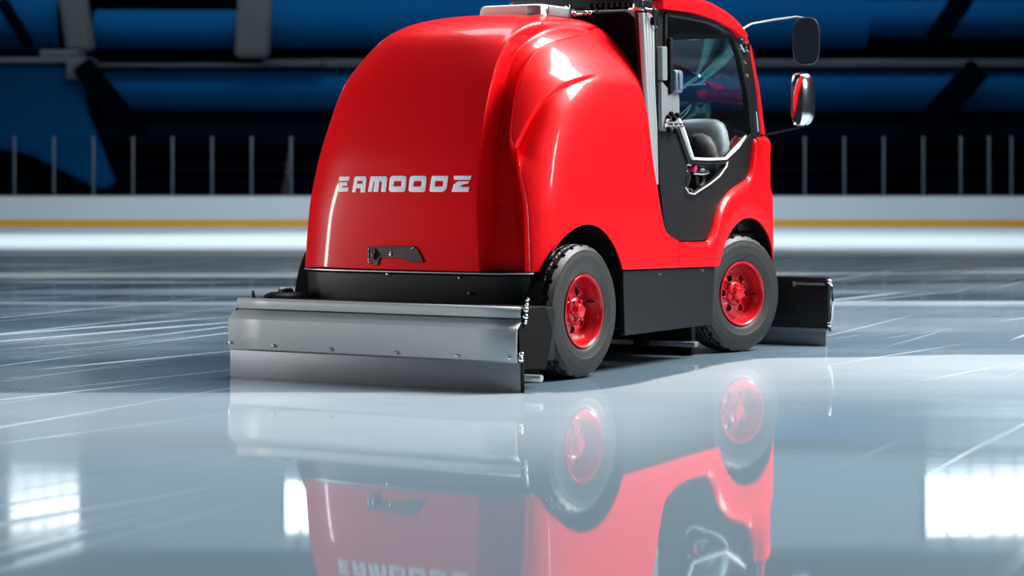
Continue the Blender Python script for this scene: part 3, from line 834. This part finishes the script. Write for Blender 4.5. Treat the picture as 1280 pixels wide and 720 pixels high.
bm = bmesh.new(); bmesh.ops.create_icosphere(bm, subdivisions=3, radius=.045, matrix=Matrix.Translation(P(2.04, .34, 1.42)) @ Matrix.Diagonal((1, 1, 1.3, 1)))
obj('headrest_pad', bm, 'grey', seat)
stw = empty('steering_wheel'); stw.parent = car
bm = bmesh.new(); Rm = Matrix.Translation(P(2.28, .15, 1.22)) @ Matrix.Rotation(radians(-35), 4, 'Y')
ring = [Rm @ Vector((.17 * cos(a), .17 * sin(a), 0)) for a in np.linspace(0, 2 * pi, 40)]
tube(bm, ring, .013, 10); obj('steering_rim', bm, 'black', stw)
bm = bmesh.new(); tube(bm, [Rm @ Vector((0, 0, 0)), Rm @ Vector((.0, 0, -.2))], .03, 12)
for a in (0, 2.1, 4.2): tube(bm, [Rm @ Vector((0, 0, 0)), Rm @ Vector((.17 * cos(a), .17 * sin(a), 0))], .010, 8)
obj('steering_column', bm, 'black', stw)

# ---- mirrors
bm = bmesh.new(); tube(bm, [P(2.22, .79, 2.075), P(2.30, .82, 2.115), P(2.40, .93, 2.143), P(2.50, 1.05, 2.165), P(2.515, 1.10, 2.155)], [.008, .006, .006, .006, .006], 10)
am = obj('upper_mirror_arm', bm, 'alu', car)
def mirror(c, w, h, tiltz, m, gl, name, parent, d=.035):
    R_ = Matrix.Translation(P(*c)) @ Matrix.Rotation(tiltz, 4, 'Z')
    bm = bmesh.new(); rws = []; N = 40
    def ringc(k, x): return [R_ @ Vector((x, w * k * math.copysign(abs(cos(a)) ** .6, cos(a)), h * k * math.copysign(abs(sin(a)) ** .6, sin(a)))) for a in np.linspace(0, 2 * pi, N + 1)]
    for k, x in ((.90, -d * .75), (.96, -d), (1., -d * .6), (1., d * .2), (.93, d * .8), (.75, d * 1.3), (.4, d * 1.6), (.01, d * 1.7)): rws.append(ringc(k, x))
    grid(bm, rws); bmesh.ops.remove_doubles(bm, verts=bm.verts, dist=1e-5)
    o = obj(name, bm, m, parent)
    bm = bmesh.new(); grid(bm, [ringc(.92, -d * .78), ringc(.5, -d * .80), ringc(.01, -d * .81)]); bmesh.ops.remove_doubles(bm, verts=bm.verts, dist=1e-5)
    obj('mirror_glass', bm, gl, o); return o
um = mirror((2.515, 1.115, 2.005), .088, .155, radians(14), 'black', 'mirrorglass', 'upper_mirror', am)
bm = bmesh.new(); tube(bm, [P(2.50, .80, 1.395), P(2.50, .92, 1.415), P(2.50, 1.05, 1.440), P(2.51, 1.12, 1.462)], .006, 10)
al = obj('lower_mirror_arm', bm, 'black', car)
lm = mirror((2.52, 1.088, 1.63), .062, .175, radians(-28), 'chrome', 'mirrorglass', 'lower_mirror', al, .05)
bm = bmesh.new(); mbox(bm, (2.14, 2.20), (.79, .83), (2.0, 2.075), .01); mbox(bm, (2.20, 2.25), (.80, .84), (1.93, 1.99), .008)
obj('mirror_bracket', bm, 'chrome', am)

# ================================================================ THE RINK
def prism_path(bm, path, z0, z1, th):              # wall following a path of (x, y)
    n = len(path); nr_ = []
    for i in range(n):
        a = Vector(path[max(0, i - 1)]); b = Vector(path[min(n - 1, i + 1)]); d = (b - a).normalized(); nr_.append(Vector((-d.y, d.x)))
    ring = []
    for p, q in zip(path, nr_):
        p = Vector(p); ring.append([(p.x, p.y, z0), (p.x, p.y, z1), (p.x + q.x * th, p.y + q.y * th, z1), (p.x + q.x * th, p.y + q.y * th, z0)])
    rows = [[bm.verts.new(c) for c in r] for r in ring]
    for a, b in zip(rows, rows[1:]):
        for k in range(4): bm.faces.new((a[k], a[(k + 1) % 4], b[(k + 1) % 4], b[k]))
    bm.faces.new(rows[0]); bm.faces.new(rows[-1])
RB, YB, XR = 3.4, 50.2, 9.1
path = [(-16., YB), (-8, YB), (0, YB)] + [(XR + RB * sin(t), YB - RB * (1 - cos(t))) for t in np.linspace(0, pi / 2, 25)] + [(XR + RB, YB - RB - 8)]
bm = bmesh.new()
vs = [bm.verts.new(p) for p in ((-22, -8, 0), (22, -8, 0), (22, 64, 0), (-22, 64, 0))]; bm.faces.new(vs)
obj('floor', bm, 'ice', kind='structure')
bm = bmesh.new(); prism_path(bm, path, 0, .665, .12); obj('wall_back', bm, 'board', kind='structure', ang=30)
bm = bmesh.new(); prism_path(bm, [(x, y - .012) for x, y in path], 0, .155, .012); obj('baseboard_back', bm, 'yellow', kind='structure', ang=30)
bm = bmesh.new(); prism_path(bm, [(x, y - .01) for x, y in path], .665, .69, .14); obj('trim_1', bm, 'greyband', kind='structure', ang=30)
# glass posts and panes
posts = []
dx = .8857; x = (18 - 640) / 2800 * YB - dx
while x < 9.5: posts.append((x, YB, 0.)); x += dx
for t in (.277, .46, .61, .76, .95, 1.2): posts.append((XR + RB * sin(t), YB - RB * (1 - cos(t)), -t))
post0 = None; pane_prev = None; first_pane = None
for i, (x, y, rz) in enumerate(posts):
    if post0 is None:
        bm = bmesh.new(); box(bm, (-.023, -.005, .69), (.023, .055, 2.0), .006); box(bm, (-.036, -.010, 1.97), (.036, .06, 2.01), .004)
        o = post0 = obj('glass_post', bm, 'post')
    else: o = post0.copy(); C.objects.link(o)
    o.location = (x, y, 0); o.rotation_euler = (0, 0, rz)
    tag(o, 'slim grey upright post of the safety glass standing on the far white rink boards', 'post', 'safety glass posts along the far boards')
    if i + 1 < len(posts):
        x2, y2, _ = posts[i + 1]; dd = Vector((x2 - x, y2 - y)); ln = dd.length - .07 - (.03 if rz else 0)
        if first_pane is None:
            bm = bmesh.new(); box(bm, (-.5, .018, .69), (.5, .030, 1.99)); p = first_pane = obj('safety_glass', bm, 'rinkglass', smooth=False)
        else: p = first_pane.copy(); C.objects.link(p)
        p.location = ((x + x2) / 2, (y + y2) / 2, 0); p.rotation_euler = (0, 0, math.atan2(dd.y, dd.x)); p.scale = (ln, 1, 1)
        tag(p, 'clear safety glass pane between two slim posts above the far white boards', 'safety glass', 'safety glass panes above the far boards')

# ---- grandstand behind the boards (z for a pixel row comes from the 60 m distance)
bm = bmesh.new(); box(bm, (-22, 63.4, 0), (22, 63.8, 14)); obj('wall_far', bm, 'navy', kind='structure', smooth=False)
def bulge(name, x0, x1, yc, z0, z1, depth, m, parent=None, n=14):
    bm = bmesh.new(); rws = []
    for k in range(n + 1):
        a = pi * k / n; rws.append([(x_, yc - depth * sin(a) ** .8, (z0 + z1) / 2 - cos(a) * (z1 - z0) / 2) for x_ in np.linspace(x0, x1, 5)])
    rws.append([(x_, yc + .3, z1) for x_ in np.linspace(x0, x1, 5)]); rws.insert(0, [(x_, yc + .3, z0) for x_ in np.linspace(x0, x1, 5)])
    grid(bm, rws); bmesh.ops.remove_doubles(bm, verts=bm.verts, dist=1e-5); bmesh.ops.holes_fill(bm, edges=bm.edges)
    return obj(name, bm, m, parent, ang=50)
def PX(x, Y=60.): return (x - 640) / 2800 * Y
lower = empty('lower_grandstand', (0, 60, 0)); tag(lower, 'dark navy lower grandstand with a blue rounded front and pale ledge behind the far glass', 'grandstand')
def child(o, par): o.parent = par; o.location = Vector((0, 0, 0)) - par.location; return o
child(bulge('balcony_front', PX(128), PX(1560), 60.4, 2.85, 4.02, .9, 'blue'), lower)
bm = bmesh.new(); box(bm, (PX(-260), 59.35, 4.02), (PX(330), 61.5, 4.12), .02); box(bm, (PX(330), 59.3, 4.03), (PX(405), 61.5, 4.22), .02)
box(bm, (PX(405), 59.5, 4.02), (PX(1560), 61.5, 4.24), .03); child(obj('ledge', bm, 'ledge'), lower)
bm = bmesh.new(); box(bm, (PX(-260), 61.2, 0), (PX(1560), 61.6, 2.9)); child(obj('stand_wall', bm, 'navy', smooth=False), lower)
bm = bmesh.new()
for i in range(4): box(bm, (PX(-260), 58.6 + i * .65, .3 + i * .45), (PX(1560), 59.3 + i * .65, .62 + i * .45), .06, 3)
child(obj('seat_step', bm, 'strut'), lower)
bay = empty('side_bay', (PX(40), 59, 0)); tag(bay, 'blue side bay of the stand at the left edge under a pale grey coping', 'grandstand bay')
# slanted blue side bay at the left
bm = bmesh.new()
pl_ = [(PX(-260, 59), 4.05), (PX(108, 59), 4.05), (PX(112, 59), 2.9), (PX(150, 59), .9), (PX(130, 59), .75), (PX(40, 59), 1.7), (PX(-260, 59), 2.6)]
bm.free()
o = plate('bay_panel', [rpoly(pl_, .25, 6)], .5, 'blue', None, lambda x, y, w: Vector((x, 58.6 + w, y)), bev=.15); child(o, bay)
bm = bmesh.new(); box(bm, (PX(-260, 58), 57.9, 4.06), (PX(112, 58), 59.2, 4.20), .03); box(bm, (PX(84, 58), 57.8, 3.62), (PX(108, 58), 58.6, 4.16), .06, 3)
box(bm, (PX(50, 58), 57.9, 4.18), (PX(98, 58), 59.0, 4.40), .05, 3)
child(obj('bay_coping', bm, 'coping'), bay)
upper = empty('upper_grandstand', (0, 60, 4.2)); tag(upper, 'bright blue upper balcony of the stand running across the top of the photo', 'balcony')
child(bulge('balcony_front', PX(118), PX(312), 60.5, 4.52, 5.62, .7, 'blue'), upper)
child(bulge('balcony_front', PX(318), PX(1085), 60.5, 4.55, 5.95, .7, 'blue'), upper)
child(bulge('balcony_front', PX(1085), PX(1560), 60.5, 4.85, 5.90, .7, 'blue'), upper)
child(bulge('balcony_front', PX(-260), PX(78), 60.2, 4.45, 6.1, .9, 'blue'), upper)
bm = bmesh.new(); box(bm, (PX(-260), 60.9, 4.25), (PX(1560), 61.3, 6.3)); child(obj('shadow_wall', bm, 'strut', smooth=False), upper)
# columns
def col(x0, x1, xt, z0, z1, lab):
    bm = bmesh.new(); w = (x1 - x0) / 2800 * 58.9
    vsx = [((x0 + x1) / 2, z0), ((xt), z1)]
    rws = []
    for px, z_ in vsx:
        c_ = PX(px, 58.9); rws.append([(c_ - w / 2, 58.7, z_), (c_ + w / 2, 58.7, z_), (c_ + w / 2, 59.2, z_), (c_ - w / 2, 59.2, z_)])
    R_ = grid(bm, [r + [r[0]] for r in rws]); bmesh.ops.remove_doubles(bm, verts=bm.verts, dist=1e-5); bmesh.ops.holes_fill(bm, edges=bm.edges)
    bmesh.ops.bevel(bm, geom=list(bm.edges), offset=.08, segments=3, affect='EDGES')
    o = obj('stand_column', bm, 'concrete'); tag(o, lab, 'column')
col(84, 118, 88, 4.42, 6.28, 'grey concrete column at the top left corner between two blue balcony fronts')
col(294, 336, 320, 4.24, 6.28, 'grey concrete column of the upper balcony left of the red hood')
def strut(x0, z0, x1, z1, Y, w, lab):
    bm = bmesh.new(); a = Vector((PX(x0, Y), Y, z0)); b = Vector((PX(x1, Y), Y, z1)); d = (b - a).normalized(); n_ = Vector((-d.z, 0, d.x)) * w / 2
    f = [bm.verts.new(p) for p in (a - n_, a + n_, b + n_, b - n_)]; g_ = [bm.verts.new(v.co + Vector((0, .3, 0))) for v in f]
    bm.faces.new(f); bm.faces.new(g_)
    for k in range(4): bm.faces.new((f[k], f[(k + 1) % 4], g_[(k + 1) % 4], g_[k]))
    bmesh.ops.bevel(bm, geom=list(bm.edges), offset=.05, segments=2, affect='EDGES')
    o = obj('raker_beam', bm, 'strut'); tag(o, lab, 'beam')
strut(100, 4.0, 176, 2.1, 57.2, .55, 'dark slanting beam below the grey column at the left of the stand')
strut(0, 5.7, 36, 4.5, 58.0, .30, 'short dark slanting beam at the top left corner of the stand')
strut(1212, 5.95, 1168, 4.6, 58.0, .55, 'dark slanting beam across the upper balcony at the right')
strut(1226, 3.95, 1095, 1.0, 58.0, .65, 'long dark slanting beam across the lower stand at the right')
# unseen grey band, added so the near ice mirrors a paler tone
mband = empty('mirrored_band', (0, 62, 6.3)); tag(mband, 'grey band above the upper balcony, added out of view to be mirrored in the near ice', 'greyband')
bm = bmesh.new(); box(bm, (-22, 60.2, 6.40), (22, 60.5, 8.9)); box(bm, (-22, 60.1, 6.30), (22, 60.5, 6.42)); child(obj('mirrored_panel', bm, 'greyband', smooth=False), mband)
bm = bmesh.new(); box(bm, (-24, -10, 14), (24, 66, 14.3)); obj('ceiling', bm, 'ceiling', kind='structure', smooth=False)
# floodlight banks hung from the ceiling
def bank(x0, x1, z0, z1, n, lab, Y=55.):
    o = empty('floodlight_bank', ((x0 + x1) / 2, Y, z0)); tag(o, lab, 'floodlight')
    bm = bmesh.new(); box(bm, (x0 - .06, Y + .05, z0 - .06), (x1 + .06, Y + .3, z1 + .06), .02)
    for s_ in (.25, .75): box(bm, (x0 + (x1 - x0) * s_ - .04, Y + .1, z1), (x0 + (x1 - x0) * s_ + .04, Y + .2, 13.995))
    child(obj('housing', bm, 'housing'), o)
    w = (x1 - x0) / n
    for k in range(n):
        bm = bmesh.new(); box(bm, (x0 + w * k + .03, Y - .02, z0), (x0 + w * (k + 1) - .03, Y + .06, z1), .02); child(obj('lamp_lens', bm, 'lamp'), o)
bank(-12.35, -10.62, 6.53, 7.5, 4, 'hanging floodlight bank mirrored in the ice at the left edge')
bank(-5.6, -4.4, 6.4, 7.6, 3, 'hanging floodlight bank mirrored in the ice left of the red hood')
bank(10.15, 12.9, 6.25, 7.65, 5, 'wide hanging floodlight bank mirrored in the ice at the right edge')

# ================================================================ LIGHTS
def area(name, loc, target, sx, sy, power, col=(1, 1, 1), spread=180):
    l = bpy.data.lights.new(name, 'AREA'); l.shape = 'RECTANGLE'; l.size = sx; l.size_y = sy; l.energy = power; l.color = col; l.spread = radians(spread)
    o = bpy.data.objects.new(name, l); C.objects.link(o); o.location = loc
    d = Vector(target) - Vector(loc); o.rotation_euler = d.to_track_quat('-Z', 'Y').to_euler(); return o
area('side_floodlight', (7.8, 14.8, 8.6), (1.2, 13.4, 1.1), 4, 5, 3700, (1, .98, .96))
area('overhead_lamp', (1.0, 16.5, 10), (.5, 12, 0), 8, 3, 900, (.86, .94, 1))
area('added_strip_right', (8.6, 11.4, 3.7), (.2, 12.6, 1.4), .16, 1.8, 130, (1, 1, 1))  # unseen strip light, added for the streak on the hood's right corner
area('added_strip_left', (-8.8, 11.8, 1.9), (-1.2, 12.9, .9), .30, 3.0, 330, (1, .97, .97))  # added off-frame strip: left hood streak and fill on the rear panel
area('board_lamp', (0, 34, 9.5), (0, 42, 0), 26, 3, 1900, (.88, .95, 1), 100)
area('stand_lamp_low', (1, 57.3, 6.7), (1, 60, 3.4), 24, .4, 32, (.45, .72, 1), 130)
area('stand_lamp_left', (-13.2, 56.6, 6.6), (-13.2, 58.4, 3.9), 2.2, .5, 7, (.55, .85, 1))
area('band_fill', (0, 56, 12), (0, 60.3, 7.2), 30, 1., 500, (.85, .94, 1), 80)  # unseen fill light, added to brighten the mirrored band
w = bpy.data.worlds.new('world'); sc.world = w; w.use_nodes = True
w.node_tree.nodes['Background'].inputs[0].default_value = (.45, .68, .9, 1); w.node_tree.nodes['Background'].inputs[1].default_value = .035

# ================================================================ CAMERA
cd = bpy.data.cameras.new('camera'); cam = bpy.data.objects.new('camera', cd); C.objects.link(cam)
cam.location = (0, 0, 1.13); cam.rotation_euler = (radians(90), 0, 0)
cd.sensor_width = 36; cd.lens = 2800 / 1280 * 36; cd.shift_y = -140 / 1280; cd.clip_end = 300
cd.dof.use_dof = True; cd.dof.focus_distance = 13.0; cd.dof.aperture_fstop = 1.9
sc.camera = cam
sc.view_settings.view_transform = 'Standard'; sc.view_settings.look = 'None'; sc.view_settings.gamma = 1
sc.view_settings.use_curve_mapping = False; sc.view_settings.exposure = 0
